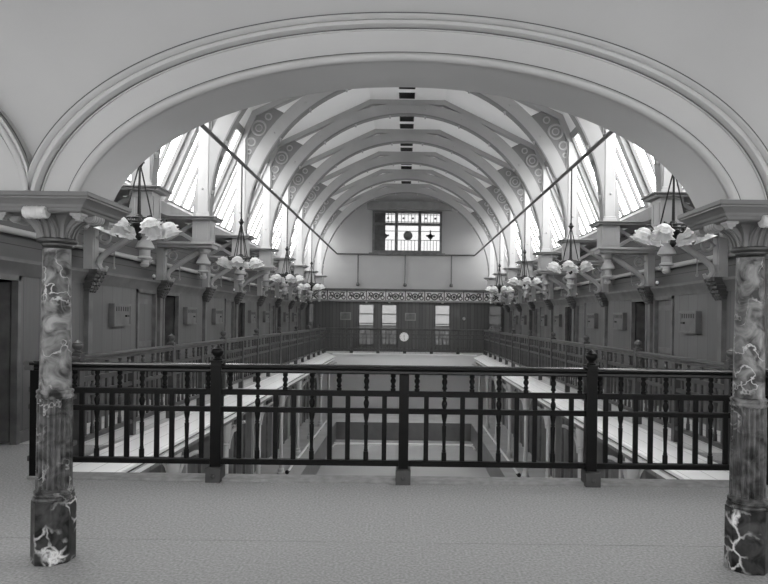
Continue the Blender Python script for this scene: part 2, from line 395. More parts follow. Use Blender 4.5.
def rail_prof(kind):
    if kind == 'top': return [(-.035,1.02),(-.045,1.03),(-.045,1.05),(-.036,1.058),(-.052,1.07),(-.056,1.085),(-.045,1.098),(-.02,1.104),(.02,1.104),(.045,1.098),(.056,1.085),(.052,1.07),(.036,1.058),(.045,1.05),(.045,1.03),(.035,1.02)]
    z0, z1, h = {'second': (.81,.863,.028), 'third': (.648,.697,.028), 'bottom': (.155,.206,.034)}[kind]
    return [(-h,z0),(-h,z1-.008),(-h+.008,z1),(h-.008,z1),(h,z1-.008),(h,z0)]

def balustrade(label, loc, rotz, L, m, posts, fins, fulls, slats, shorts, blocks, end_posts=(), group=None, blockmat=None):
    t = thing('balustrade', label, 'balustrade', loc, rotz, group)
    for kind, nm in (('top','handrail'),('second','upper_rail'),('third','middle_rail'),('bottom','bottom_rail')):
        MB().prism(rail_prof(kind), 'x', 0 if kind != 'top' else -.05, L if kind != 'top' else L+.05).build(nm, HANDM if kind == 'top' and m is RAILM else m, t, sharp=30)
    def series(proto, us):
        proto.parent = t; proto.location = (us[0], 0, 0)
        for u in us[1:]: put(proto, t, (u, 0, 0))
    if fulls: series(turned(m, 'turned_baluster'), fulls)
    if slats: series(MB().box(-.0225,.0225,-.014,.014,.206,.81).build('slat', m, bevel=.003), slats)
    if shorts: series(short_turned(m, 'short_baluster'), shorts)
    plain = [u for u in posts if u not in fins]
    if plain: series(MB().box(-.046,.046,-.046,.046,.0,1.02).build('post', m, bevel=.005), plain)
    if fins:
        pf = MB().box(-.05,.05,-.055,.055,.0,1.12).build('finial_post', m, bevel=.005)
        fn = finial_mesh(m, 'finial'); fn.parent = pf
        pf.parent = t; pf.location = (fins[0], 0, 0)
        for u in fins[1:]:
            c = put(pf, t, (u, 0, 0)); put(fn, c, (0, 0, 0))
    if blocks:
        bl = MB().box(-.07,.07,-.115,.055,.0,.135); bl.lathe([(.022,0),(.022,.008),(.012,.014)], (0,-.115,.06), 12, M=Matrix.Rotation(PI/2,3,'X'))
        series(bl.build('foot_block', FOOTM, bevel=.008), blocks)
    return t
px = 1.77/187
mid = lambda o: ([o+(40.6+54.4*i)*px for i in range(3)], [o+q*px for q in (22.5,58.7,76.7,113,131,167.6)], [o+q*px for q in (13,68,122,176)])
XFR = 3.475; LF = 2*XFR; P1 = XFR-1.77; P2 = XFR; P3 = XFR+1.77
pe = P1/12
fu, sl, sh = [], [], []
for i in range(1, 12):
    (fu if i in (1,4,7,10) else sl).append(i*pe); (fu if i in (1,4,7,10) else sl).append(LF - i*pe)
for i in (2.5,5.5,8.5,11.4): sh += [i*pe, LF-i*pe]
for o in (P1, P2):
    a, b_, c = mid(o); fu += a; sl += b_; sh += c
balustrade('near black-stained balustrade with urn finials crossing the landing edge', (-XFR, YF, 0), 0, LF, RAILM, [0,P1,P2,P3,LF], [P1,P3], fu, sl, sh, [P1,P2,P3])
for sx, nm in ((-1,'left'),(1,'right')):
    L = YRAIL-YF; first = .83; st = 1.365; ps = [first+st*i for i in range(16)]
    fu, sl, sh = [], [], []
    for i, u in enumerate([first-st]+ps):
        for j in range(1, 8):
            q = u+st*j/8
            if q < .1 or q > L-.08: continue
            (fu if j in (2,6) else sl).append(q)
        for j in (.55, 4, 7.45):
            q = u+st*j/8
            if .1 < q < L-.08: sh.append(q)
    balustrade('long gallery balustrade along the %s side of the pool' % nm, (sx*XR, YF, 0), PI/2, L, RAILS, ps, ps[0::2], fu, sl, sh, [], group='gallery balustrades')
L = 2*XR; ps = [0, 1.177, 2.353, 3.53, 4.707, 5.883, L]
fu, sl, sh = [], [], []
for u in ps[:-1]:
    for j in range(1, 7): (fu if j in (2,5) else sl).append(u+1.177*j/7)
    sh += [u+1.177*.5/7, u+1.177*3.5/7, u+1.177*6.5/7]
balustrade('gallery balustrade across the far end below the clock wall', (-XR, YRAIL, 0), 0, L, RAILS, ps, [], fu, sl, sh, [1.177,2.353,3.53,4.707,5.883], group='gallery balustrades')

ck = thing('wall_clock', 'round white clock fixed to the far balustrade', 'clock', (-.03, YRAIL-.06, .74))
RX = Matrix.Rotation(PI/2, 3, 'X')
MB().lathe([(.215,-.03),(.225,.0),(.22,.02),(.2,.03),(.2,.02)], n=36, M=RX).build('case', IRON, ck)
MB().lathe([(.2,.0),(.2,.024)], n=36, M=RX).build('dial', DIAL, ck)
mk = MB()
for h in range(12):
    a = h*PI/6; mk.bar((.15*math.sin(a),-.026,.15*math.cos(a)), (.185*math.sin(a),-.026,.185*math.cos(a)), .014, .004)
mk.build('hour_marks', IRON, ck)
MB().bar((0,-.03,0),(0,-.03,.10),.016,.004).build('hour_hand', IRON, ck)
MB().bar((0,-.034,0),(.02,-.034,-.15),.012,.004).build('minute_hand', IRON, ck)

# ------------------------------------------------------------------ gallery floors, ledges
for sx, nm in ((-1,'left'),(1,'right')):
    structure(MB().box(sx*3.46, sx*5.7, 7.5, YFAR, -.12, 0).build('floor_gallery_'+nm, GALM), 'white boarded gallery floor on the %s side' % nm, 'floor')
    l = thing('gallery_ledge', 'white boarded weathering ledge below the %s gallery balustrade' % nm, 'ledge', (0,0,0), 0, 'gallery ledges')
    m = MB().prism([(sx*3.46,.0),(sx*3.02,-.13),(sx*3.02,-.165),(sx*3.46,-.12)], 'y', YF+.14, YRAIL); m.build('top_board', LEDGEM, l)
    MB().prism([(sx*3.10,-.16),(sx*3.10,-.23),(sx*3.46,-.23),(sx*3.46,-.12)], 'y', YF+.14, YRAIL).build('fascia', RAILS, l)
    MB().prism([(sx*3.06,-.23),(sx*3.06,-.28),(sx*3.4,-.28),(sx*3.4,-.23)], 'y', YF+.14, YRAIL).build('lower_fillet', WHITE, l)
    MB().prism([(sx*3.12,-.28),(sx*3.14,-.38),(sx*5.68,-.38),(sx*5.68,-.30)], 'y', YF+.14, YRAIL).build('soffit', LOWW, l)
structure(MB().box(-3.42, 3.42, YRAIL-.1, YFAR, -.12, 0).build('floor_gallery_far', GALM), 'gallery floor across the far end', 'floor')
fl = thing('gallery_fascia', 'pale panelled fascia below the far balustrade', 'fascia', (0, YRAIL, 0))
m = MB().box(-3.15, 3.15, -.30, -.1, -.62, -.06); m.build('panel', WHITE, fl)
MB().box(-3.15, 3.15, -.36, -.08, -.06, -.0).build('cornice', WHITE, fl)
MB().box(-3.15, 3.15, -.34, -.1, -.68, -.62).build('bottom_bead', RAILS, fl)

# ------------------------------------------------------------------ roof
SEC = [(1.0,7.42),(3.5,6.22),(4.66,3.62)]
c = MB(); YE = YFAR
c.box(-1.02,1.02,YA1,YE,7.42,7.5)
for sx in (-1,1):
    c.prism([(sx*1.0,7.42),(sx*3.52,6.21),(sx*3.72,5.76),(sx*3.80,5.80),(sx*3.60,6.30),(sx*1.0,7.5)], 'y', YA1, YE)
structure(c.build('ceiling_hall', CEIL), 'pale boarded ceiling between the roof ribs', 'ceiling')
# wall above the cubicles, sill beam
for sx, nm in ((-1,'left'),(1,'right')):
    structure(MB().box(sx*4.75, sx*4.85, YA1, YE, 2.1, 3.66).build('wall_gallery_'+nm, CLADW), 'dark boarded wall above the %s cubicles' % nm, 'wall')
    structure(MB().prism([(sx*4.42,3.40),(sx*4.42,3.62),(sx*4.56,3.74),(sx*4.9,3.74),(sx*4.9,3.40)], 'y', YA1, YE).build('trim_sill_'+nm, BRK), 'sloping sill beam at the foot of the %s skylights' % nm, 'sill')
# skylights, bay by bay
edges = [YA1] + YK + [YFAR]
wn = 4
for sx, nm in ((-1,'left'),(1,'right')):
    for i in range(len(edges)-1):
        ya, yb = edges[i]+(.1 if i else 0), edges[i+1]-.1
        p, q = Vector((sx*3.70,0,5.79)), Vector((sx*4.6,0,3.70)); t = (q-p).normalized(); nr = Vector((sx*-t.z*sx, 0, t.x*sx)); nr = Vector((-t.z, 0, t.x)) * (1 if (-t.z*sx) > 0 else -1)
        f = MB()
        def bar(y, wd, dp):
            a = [p - nr*dp*.5, p + nr*dp*.5, q + nr*dp*.5, q - nr*dp*.5]
            f.prism([(r.x, r.z) for r in a], 'y', y-wd/2, y+wd/2)
        bar(ya+.02, .04, .07); bar(yb-.02, .04, .07)
        for e0, e1 in ((0,.06),(.965,1)):
            a = [p.lerp(q,e0)-nr*.035, p.lerp(q,e0)+nr*.035, p.lerp(q,e1)+nr*.035, p.lerp(q,e1)-nr*.035]
            f.prism([(r.x, r.z) for r in a], 'y', ya, yb)
        fr = f.build('window_%d' % wn, BARM); wn += 1
        structure(fr, 'sloping skylight in the %s roof slope, %s bay from the arch' % (nm, ORD[i]), 'skylight')
        nb = max(2, round((yb-ya)/.52))
        for j in range(1, nb):
            f = MB(); bar(ya+(yb-ya)*j/nb, .04, .055); f.build('glazing_bar', BARM, fr)
        g = MB(); a = [p+nr*.01, p+nr*.016, q+nr*.016, q+nr*.01]; g.prism([(r.x, r.z) for r in a], 'y', ya+.01, yb-.01); g.build('glass', GLASS, fr)
        # boarded strip over the truss between the bays
    for i, y in enumerate(YK): pass
# ------------------------------------------------------------------ trusses
def arc(R, n=48, z0=3.40): return [(R*math.cos(a), z0+R*math.sin(a)) for a in [PI*i/n for i in range(n+1)]]
def truss_parts(t):
    r = MB().band(arc(3.66), arc(3.94), -.085, .085)
    MB().band(arc(3.63), arc(3.66), -.095, .095).build('soffit_band', RIBD, t)
    for a in [PI*(i+.5)/12 for i in range(12)]:
        for rr in (3.80,):
            r.lathe([(.022,0),(.022,.02),(.012,.03)], (rr*math.cos(a), -.085, 3.4+rr*math.sin(a)), 8, M=Matrix.Rotation(PI/2,3,'X'))
        r.lathe([(.02,.0),(.02,.05),(.03,.05),(.03,.075)], (3.62*math.cos(a), -.06, 3.4+3.62*math.sin(a)-.07), 8)
    r.build('arched_rib', RIB, t)
    MB().box(-1.1,1.1,-.09,.09,7.30,7.42).build('collar', RIB, t)
    for sx in (-1,1):
        MB().bar((sx*.95,0,7.375),(sx*3.54,0,6.135),.13,.17).build('upper_rafter', RIB, t)
        MB().bar((sx*3.47,0,6.2),(sx*4.56,0,3.66),.15,.17).build('lower_rafter', RIB, t)
        s = MB().box(sx*3.66, sx*3.85, -.095, .095, ZC, 5.60)
        s.box(sx*3.63, sx*3.88, -.12, .12, ZC, ZC+.07); s.box(sx*3.645, sx*3.865, -.11, .11, ZC+.07, ZC+.11)
        s.build('queen_post', POSTM, t, bevel=.006)
        ex = [(sx*3.92*math.cos(a), 3.4+3.92*math.sin(a)) for a in [math.radians(24+i*3) for i in range(8)]]
        MB().prism(ex + [(sx*3.1,6.33),(sx*3.5,6.12),(sx*3.66,5.75),(sx*3.66,5.0)], 'y', -.03, .03).build('spandrel_panel', RIBD, t)
        g = MB()
        g.ring((sx*3.37,-.03,5.84),.16,.025,22); g.ring((sx*3.37,-.03,5.84),.075,.014,16); g.ring((sx*3.54,-.03,5.52),.09,.022,16); g.ring((sx*3.59,-.03,5.30),.05,.016,14); g.ring((sx*3.16,-.03,6.10),.07,.018,16)
        g.bar((sx*3.64,-.03,5.0),(sx*3.64,-.03,6.0),.035,.05)
        g.build('ring_tracery', RIB, t)
t0 = thing('roof_truss', 'x', 'roof truss', (0, YK[0], 0), 0, 'arched roof trusses'); truss_parts(t0)
for k, y in enumerate(YK):
    t = t0 if k == 0 else dup(t0, None, (0, y, 0))
    t['label'] = 'semicircular timber roof truss on tall posts, %s from the plaster arch' % ORD[k] if k < 7 else 'semicircular timber roof truss standing against the far end wall'

# ------------------------------------------------------------------ hammer brackets
def bracket_parts(t, sx):
    def part(m, name, mt, par=t, **kw):
        if sx < 0: m.mirror()
        return m.build(name, mt, par, **kw)
    m = MB().prism([(3.46,ZC-.02),(3.46,ZC),(4.6,ZC),(4.6,ZC-.02)], 'y', -.28, .28); m.prism([(3.52,ZC-.06),(3.5,ZC-.02),(4.6,ZC-.02),(4.6,ZC-.06)], 'y', -.24, .24)
    part(m, 'cap', BRK, bevel=.005)
    m = MB().box(3.6,3.92,-.17,.17,2.9,ZC-.06)
    for a, b_ in (((3.64,-.178),(3.68,-.168)),((3.84,-.178),(3.88,-.168))): m.box(a[0],b_[0],a[1],b_[1],2.97,3.25)
    m.box(3.64,3.88,-.178,-.168,2.94,2.98); m.box(3.64,3.88,-.178,-.168,3.22,3.26)
    m.box(3.592,3.602,-.12,-.09,2.97,3.25); m.box(3.592,3.602,.09,.12,2.97,3.25)
    part(m, 'panel_block', BRKL)
    m = MB().bar((3.92,0,2.93),(4.5,0,3.27),.06,.08).bar((3.92,0,3.27),(4.5,0,2.93),.06,.079)
    m.lathe([(.055,-.05),(.055,.05)], (4.21,0,3.10), 12, M=Matrix.Rotation(PI/2,3,'X'))
    part(m, 'cross_brace', BRKL)
    m = MB().prism([(3.5,2.86),(3.5,2.9),(4.55,2.9),(4.55,2.86)], 'y', -.24, .24); m.prism([(3.56,2.80),(3.54,2.86),(4.55,2.86),(4.55,2.80)], 'y', -.19, .19)
    part(m, 'ledge', BRKL, bevel=.004)
    m = MB().lathe([(.10,2.80),(.10,2.72),(.065,2.70),(.06,2.66),(.085,2.62),(.125,2.55),(.13,2.52),(.10,2.50),(.075,2.49),(.075,2.40),(.10,2.385),(.10,2.365),(.05,2.35),(.05,2.30),(.065,2.285),(.05,2.25),(.01,2.24)], (3.76,0,0), 16)
    part(m, 'pendant', BRKL, sharp=40)
    pts = [(3.80,0,2.78),(4.1,0,2.58),(4.3,0,2.45),(4.40,0,2.36),(4.42,0,2.27),(4.38,0,2.20),(4.32,0,2.20),(4.30,0,2.245)]
    m = MB().tube(pts, [.05,.05,.05,.045,.04,.035,.03,.025], 8)
    part(m, 'curved_strut', BRKL)
    m = MB().ring((4.34,0,2.66),.075,.024,20); m.bar((4.34,0,2.74),(4.34,0,2.8),.03,.03); m.bar((4.415,0,2.66),(4.5,0,2.66),.03,.03)
    part(m, 'ring', BRKL)
    m = MB().box(4.47,4.6,-.09,.09,2.2,ZC-.06)
    m.box(4.462,4.47,-.05,.05,2.3,2.76)
    part(m, 'wall_post', BRKL)
    m = MB().tube([(4.2,0,2.52),(4.2,0,2.24)], .01, 6).tube([(4.2,0,2.24),(4.2,0,2.21)], .022, 8); part(m, 'tie_drop', BRK)
    m = MB(); random.seed(3)
    for i, (h, z) in enumerate(((.16,2.17),(.135,2.12),(.11,2.06),(.085,2.0),(.06,1.95),(.035,1.91))):
        m.box(4.6-h-.06, 4.6, -.05-h*.55, .05+h*.55, z-.03, z+.028)
        for yy in (-.05-h*.4, 0, .05+h*.4):
            m.lathe([(.005,-.035),(.03,-.015),(.03,.015),(.005,.03)], (4.6-h-.06, yy, z-.01), 8)
    part(m, 'carved_corbel', RAILS)
    m = MB().box(4.53,4.6,-.06,.06,0,1.92); m.box(4.51,4.6,-.075,.075,0,.16)
    part(m, 'pilaster', WOODF)
for sx, nm in ((-1,'left'),(1,'right')):
    b0 = thing('hammer_bracket', 'x', 'bracket', (0, YK[0], 0), 0, 'hammer brackets on the %s gallery wall' % nm); bracket_parts(b0, sx)
    for k, y in enumerate(YK):
        b = b0 if k == 0 else dup(b0, None, (0, y, 0))
        b['label'] = 'painted hammer-beam bracket with turned pendant, %s side, %s from the marble column' % (nm, ORD[k])

# ------------------------------------------------------------------ cubicles, cornice, steam pipe
cyc = [('pre', YF-2.2, 6.44)] + [('%d' % k, (6.44 if k < 0 else YK[k]), (YK[k+1] if k < 7 else YFAR-.02)) for k in range(-1, 8)]
def doorway(t, sx, y0, y1, closed):
    o = MB()
    for a, b in ((y0-.06, y0), (y1, y1+.06)): o.box(sx*(XW-.03), sx*(XW+.05), a, b, 0, 2.0)
    o.box(sx*(XW-.03), sx*(XW+.05), y0-.06, y1+.06, 1.94, 2.0); o.build('door_frame', WOODF, t)
    if closed:
        d = MB().box(sx*(XW+.04), sx*(XW+.08), y0, y1, .02, 1.94).build('door', WOOD, t)
        for z in (.15, 1.0, 1.75): MB().box(sx*(XW+.028), sx*(XW+.04), y0+.03, y1-.03, z, z+.09).build('ledge_rail', WOODF, d)
    else:
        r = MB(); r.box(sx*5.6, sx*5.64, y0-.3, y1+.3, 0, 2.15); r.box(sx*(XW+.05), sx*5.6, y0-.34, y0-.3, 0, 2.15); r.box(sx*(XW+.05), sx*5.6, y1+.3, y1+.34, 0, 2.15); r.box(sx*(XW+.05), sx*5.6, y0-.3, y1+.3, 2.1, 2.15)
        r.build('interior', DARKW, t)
        # door standing open inside
        MB().box(sx*(XW+.08), sx*(XW+.60), y1+.02, y1+.06, .02, 1.92).build('open_door', WOODF, t)
for sx, nm in ((-1,'left'),(1,'right')):
    for i, (kk, y0, y1) in enumerate(cyc):
        if kk == 'pre': k = -2
        else: k = int(kk)
        odd = k % 2 == 1
        place = ['before the first bracket', 'at the landing corner'][i] if i < 2 else ('between brackets %s and %s' % (ORD[i-2], ORD[i-1]) if i < 9 else 'beyond the last bracket')
        ln = YFAR-.02-YK[7]
        kind = 'with a dark open doorway' if odd and k < 7 else 'with a shut door' if not odd else 'boarded throughout'
        t = thing('changing_cubicle', 'dark boarded changing cubicle %s, %s side, %s' % (kind, nm, place), 'cubicle', (0, 0, 0), 0, 'cubicles along the %s gallery' % nm)
        if odd and k < 7: d0, d1 = y0+.27, y0+1.0
        elif k == 7: d0 = d1 = None
        else: d0, d1 = y1-.88, y1-.17
        spans = [(y0, y1)] if d0 is None else [(y0, d0-.06), (d1+.06, y1)]
        for a, b in spans:
            if b-a < .02: continue
            MB().box(sx*XW, sx*(XW+.04), a, b, .0, 2.12).build('front_panel', WOOD, t)
            MB().box(sx*(XW-.02), sx*XW, a, b, 0, .14).build('skirting', WOODF, t)
        if d0 is not None:
            MB().box(sx*XW, sx*(XW+.04), d0-.06, d1+.06, 2.0, 2.12).build('header', WOODF, t)
            doorway(t, sx, d0, d1, not odd)
    co = MB().prism([(sx*(XW-.02),2.0),(sx*(XW-.03),2.06),(sx*(XW-.10),2.15),(sx*(XW-.10),2.19),(sx*(XW+.14),2.19),(sx*(XW+.14),2.12),(sx*XW,2.12),(sx*XW,2.0)], 'y', YA1+.02, YFAR-.02).build('cornice', WOODC)
    tag(co, 'moulded wooden cornice along the top of the %s cubicles' % nm, 'cornice', 'cubicle cornices', 'thing')
    sp = thing('steam_pipe', 'thick pale pipe running above the %s cubicles' % nm, 'pipe', (sx*4.66, YA1, 2.53), 0, 'gallery pipes')
    MB().tube([(0,.05,0),(0,YFAR-YA1-.05,0)], .04, 14).build('tube', STEAM, sp)
    for k, y in enumerate(YK): MB().ring((0, y-YA1-.25, 0), .043, .012, 14).build('flange', STEAM, sp)
    # locker boxes on the boarding
    for j, y in enumerate((9.77+.3, 13.35, 15.3, 18.75, 20.65, 24.1, 25.9)):
        lb = thing('coin_box', 'small slotted wooden box on the %s cubicle boards, %s from the arch' % (nm, ORD[j]), 'box', (sx*XW, y, 1.37), 0, 'slotted boxes on the %s cubicles' % nm)
        MB().box(0, -sx*.085, -.30, .30, 0, .36).build('case', WOODC, lb, bevel=.006)
        fr = MB().box(-sx*.085,-sx*.095,-.30,.30,.0,.035).box(-sx*.085,-sx*.095,-.30,.30,.325,.36).box(-sx*.085,-sx*.095,-.30,-.265,.035,.325).box(-sx*.085,-sx*.095,.265,.30,.035,.325)
        fr.build('rim', WOODF, lb)
        sl = MB()
        for q in range(6): sl.box(-sx*.085, -sx*.09, -.22+.08*q, -.2+.08*q, .24, .31)
        sl.build('slot_grille', DARKW, lb)
        MB().box(-sx*.085,-sx*.11,.10,.20,.15,.18).build('latch', IRON, lb)
    # small gas pegs over the doors
    for j, k in enumerate((1,3,5,7)):
        for e, yy in ((0,-.45),(1,.3)):
            y = YK[k]+yy
            gp = thing('gas_peg', 'tiny white peg light on the %s cornice, %s bracket %s' % (nm, 'before' if e == 0 else 'after', ORD[k]), 'light', (sx*(XW-.1), y, 2.19), 0, 'peg lights on the cornices')
            MB().lathe([(.02,0),(.014,.01),(.01,.03)], n=10).build('stem', IRON, gp)
            MB().lathe([(.012,.03),(.028,.045),(.026,.075),(.01,.09)], n=10).build('globe', OPAL, gp)

# ------------------------------------------------------------------ far end
WX0, WX1, WZ0, WZ1 = -1.56, 1.66, 4.58, 6.52
f = MB()
f.box(-5, WX0, YFAR, YFAR+.3, 2.31, 7.8); f.box(WX1, 5, YFAR, YFAR+.3, 2.31, 7.8); f.box(WX0, WX1, YFAR, YFAR+.3, 2.31, WZ0); f.box(WX0, WX1, YFAR, YFAR+.3, WZ1, 7.8)
structure(f.build('wall_far', PLASTER2), 'pale plaster gable wall at the far end', 'wall')
fw = thing('leaded_window', 'three-light leaded window with round emblems high on the far wall', 'window', (0, YFAR, 0))
m = MB(); cols = [(-1.46,-.52),(-.38,.56),(.70,1.56)]; rows = [(4.70,5.86),(5.98,6.42)]
xs = [WX0]+[q for c_ in cols for q in c_]+[WX1]
for i in range(0, 8, 2): m.box(xs[i], xs[i+1], -.06, .12, WZ0, WZ1)
for z0, z1 in ((WZ0,4.70),(5.86,5.98),(6.42,WZ1)): m.box(WX0, WX1, -.05, .11, z0, z1)
m.build('frame', WOODF, fw)
MB().box(WX0-.15, WX1+.15, -.14, .0, WZ0-.1, WZ0).build('sill', WOODF, fw)
MB().box(WX0-.25, WX1+.45, -.22, .0, WZ1+.05, WZ1+.42).build('lintel_box', BRK, fw)
for ci, (x0, x1) in enumerate(cols):
    for ri, (z0, z1) in enumerate(rows):
        g = MB().box(x0, x1, .05, .06, z0, z1).build('pane', LEADED, fw)
        l = MB(); nx = 6; nz = 3 if ri else 8
        for q in range(1, nx): l.box(x0+(x1-x0)*q/nx-.011, x0+(x1-x0)*q/nx+.011, .04, .05, z0, z0+(z1-z0)*(.42 if ri == 0 else 1))
        for q in ([.42,.78] if ri == 0 else [.12,.88]): l.box(x0, x1, .04, .05, z0+(z1-z0)*q-.013, z0+(z1-z0)*q+.013)
        l.build('leads', LEAD, g)
        cx, cz = (x0+x1)/2, z0+(z1-z0)*.60
        e = MB()
        if ri == 0:
            if ci == 1: e.lathe([(.17,0),(.17,.02)], (cx,.045,cz), 24, M=RX); e.ring((cx,.03,cz),.19,.025,24); e.bar((cx,.035,cz-.24),(cx,.035,cz-.1),.05,.02); e.bar((cx,.035,cz+.1),(cx,.035,cz+.22),.05,.02)
            else:
                e.bar((cx,.035,cz-.2),(cx,.035,cz+.26),.07,.02).bar((cx-.2,.035,cz),(cx+.2,.035,cz),.08,.02); e.lathe([(.12,0),(.12,.02)], (cx,.045,cz-.03), 20, M=RX)
        else:
            for dx in ((-.22,.22) if ci else (.15,)): e.lathe([(.05,0),(.05,.02)], (cx+dx,.045,(z0+z1)/2), 14, M=RX)
        e.build('emblem', EMBL, g)
MB().box(-1.5, -.96, -.02, .045, 4.66, 6.46).build('shutter', RAILS, fw)

# partition with glazed doors under the frieze
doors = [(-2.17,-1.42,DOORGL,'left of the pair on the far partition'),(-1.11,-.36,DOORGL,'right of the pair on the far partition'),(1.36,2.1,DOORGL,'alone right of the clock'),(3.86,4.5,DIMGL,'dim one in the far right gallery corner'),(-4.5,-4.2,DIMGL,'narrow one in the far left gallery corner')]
hol = sorted([(a, b) for a, b, *_ in doors]); f = MB(); x = -5
for a, b in hol:
    f.box(x, a, YFAR, YFAR+.15, 0, 2.31); f.box(a, b, YFAR, YFAR+.15, 0, .3); f.box(a, b, YFAR, YFAR+.15, 2.2, 2.31); x = b
f.box(x, 5, YFAR, YFAR+.15, 0, 2.31)
structure(f.build('wall_partition', WOODX), 'dark boarded partition at the far end of the gallery', 'wall')
for i, (a, b, gm, lab) in enumerate(doors):
    d = thing('glazed_door', 'glazed door with curtained panes, '+lab, 'door', ((a+b)/2, YFAR-.02, 0), 0, 'glazed doors in the far partition')
    h = (b-a)/2; m = MB()
    for q in (-h, h-.05): m.box(q, q+.05, 0, .09, .3, 2.2)
    for z in (.3, 1.18, 1.28, 1.72, 2.16): m.box(-h, h, 0, .09, z, z+.045)
    m.box(-.015, .015, 0, .08, .3, 1.2)
    m.build('frame', RAILS, d)
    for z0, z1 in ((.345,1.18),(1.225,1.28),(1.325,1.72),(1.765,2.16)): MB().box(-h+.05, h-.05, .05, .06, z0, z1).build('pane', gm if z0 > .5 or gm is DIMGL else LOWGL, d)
    MB().lathe([(.03,-.02),(.05,.0),(.05,.04),(.02,.07)], (0,-.02,2.27), 10).build('lamp', STEAM, d)
MB()
for x, z0, lab in ((-2.75,1.45,'left'),(.25,1.45,'middle'),):
    nb = thing('notice_board', 'faint framed notice on the far partition, %s' % ('beside the paired doors' if lab == 'left' else 'between the doors above the clock'), 'notice', (x, YFAR, z0), 0, 'notices on the far partition')
    MB().box(-.25,.25,-.03,0,0,.36).build('frame', WOODL, nb); MB().box(-.2,.2,-.036,-.03,.05,.31).build('sheet', WOODF, nb)
gl = thing('gas_lamp', 'small pale globe lamp on the far partition beyond the single door', 'lamp', (2.72, YFAR, 1.45))
MB().tube([(0,0,0),(0,-.1,0),(0,-.14,.05)], .015, 8).build('arm', IRON, gl); MB().lathe([(.03,0),(.07,.05),(.07,.11),(.03,.15)], (0,-.14,.05), 14).build('globe', STEAM, gl)

fz = thing('frieze', 'white frieze with dark scrolled ironwork across the far end', 'frieze', (0, YFAR, 2.36))
MB().box(-4.6,4.6,-.06,0,.0,.50).build('backing', WHITE, fz)
MB().box(-4.6,4.6,-.14,0,.44,.55).build('top_rail', RAILS, fz); MB().box(-4.6,4.6,-.12,0,-.05,.03).build('bottom_rail', WOODL, fz)
for i in range(10):
    x = -4.05+.9*i
    s = MB().box(x-.47, x-.43, -.1, -.055, .02, .45)
    s.ring((x, -.08, .2), .13, .028, 18); s.lathe([(.07,0),(.07,.03)], (x,-.06,.2), 12, M=RX)
    for e in (-1,1):
        s.ring((x+e*.24,-.08,.29),.08,.022,14); s.ring((x+e*.30,-.08,.14),.08,.022,14)
        s.tube([(x+e*.12,-.08,.12),(x+e*.2,-.08,.2),(x+e*.36,-.08,.38)], .018, 6)
    s.build('scroll_panel', RAILS, fz)

# pipe run carrying the chandeliers
gp = thing('gas_pipe', 'thin dark gas pipe down both sides and across the far wall', 'pipe', (0,0,0))
XP, ZP = 3.18, 4.5
MB().tube([(-XP,YA1+.02,ZP),(-XP,YFAR-.1,ZP),(XP,YFAR-.1,ZP),(XP,YA1+.02,ZP)], .035, 10).build('main_run', PIPEM, gp)
for x in (-2.2, -.02, 2.12):
    m = MB().tube([(x,YFAR-.1,ZP),(x,YFAR-.1,3.2)], .03, 8); m.lathe([(.03,0),(.07,-.05),(.09,-.13),(.05,-.18)], (x,YFAR-.1,3.2), 12)
    m.build('drop_pipe', PIPEM, gp)

# ------------------------------------------------------------------ chandeliers
def chandelier_parts(t):
    MB().tube([(0,0,1.95),(0,0,.0)], .014, 8).build('rod', IRON, t)
    m = MB()
    for k in range(4):
        a = k*PI/2+.5; m.tube([(0,0,.82),(.05*math.cos(a),.05*math.sin(a),.6),(.15*math.cos(a),.15*math.sin(a),.14)], .009, 6)
    m.ring((0,0,.82), .045, .012, 12, 'z'); m.lathe([(.02,.76),(.04,.80),(.03,.86),(.012,.9)], n=10)
    m.build('stays', IRON, t)
    m = MB().ring((0,0,.14), .17, .012, 24, 'z'); m.ring((0,0,.09), .24, .010, 28, 'z')
    m.lathe([(.03,.2),(.05,.17),(.05,.1),(.08,.09),(.08,.06),(.05,.03),(.03,-.04),(.04,-.07),(.012,-.11)], n=16)
    for k in range(12):
        a = k*PI/6; m.tube([(.17*math.cos(a),.17*math.sin(a),.14),(.24*math.cos(a),.24*math.sin(a),.09)], .007, 5)
        m.ring((.205*math.cos(a),.205*math.sin(a),.115), .022, .006, 8, 'y', 5)
    m.build('crown', IRON, t)
    for k in range(6):
        a = k*PI/3+.26; ca, sa = math.cos(a), math.sin(a)
        arm = MB().tube([(.2*ca,.2*sa,.09),(.26*ca,.26*sa,.15),(.31*ca,.31*sa,.15),(.31*ca,.31*sa,.11)], .011, 6).build('arm', IRON, t)
        M = Matrix.Rotation(a, 3, 'Z') @ Matrix.Rotation(math.radians(-22), 3, 'Y').to_3x3() @ Matrix.Rotation(PI, 3, 'X')
        def fr(q, i):
            w = [0,0,.03,.07,.10,.14,.2,.17,.1,.08][i]
            return 1 + w*math.cos(6*q) + w*.45*math.cos(15*q+1)
        prof = [(.02,-.02),(.05,-.012),(.076,.01),(.088,.05),(.08,.085),(.094,.12),(.116,.142),(.10,.13),(.07,.10),(.045,.06)]
        s = MB().lathe(prof, (.31*ca,.31*sa,.10), 42, mod=fr, M=M, caps=False)
        s.lathe([(.06,.03),(.104,.045),(.113,.06)], (.31*ca,.31*sa,.10), 42, mod=lambda q, i: 1+.07*i*math.cos(8*q+.6), M=M, caps=False)
        s.lathe([(.05,.08),(.1,.09),(.104,.10)], (.31*ca,.31*sa,.10), 30, mod=lambda q, i: 1+.06*i*math.cos(7*q), M=M, caps=False)
        s.build('frilled_shade', OPAL, arm, sharp=80)
        MB().lathe([(.012,-.03),(.03,0),(.03,.05),(.012,.07)], (.31*ca,.31*sa,.09), 10, M=M).build('burner', IRON, arm)
c0 = None
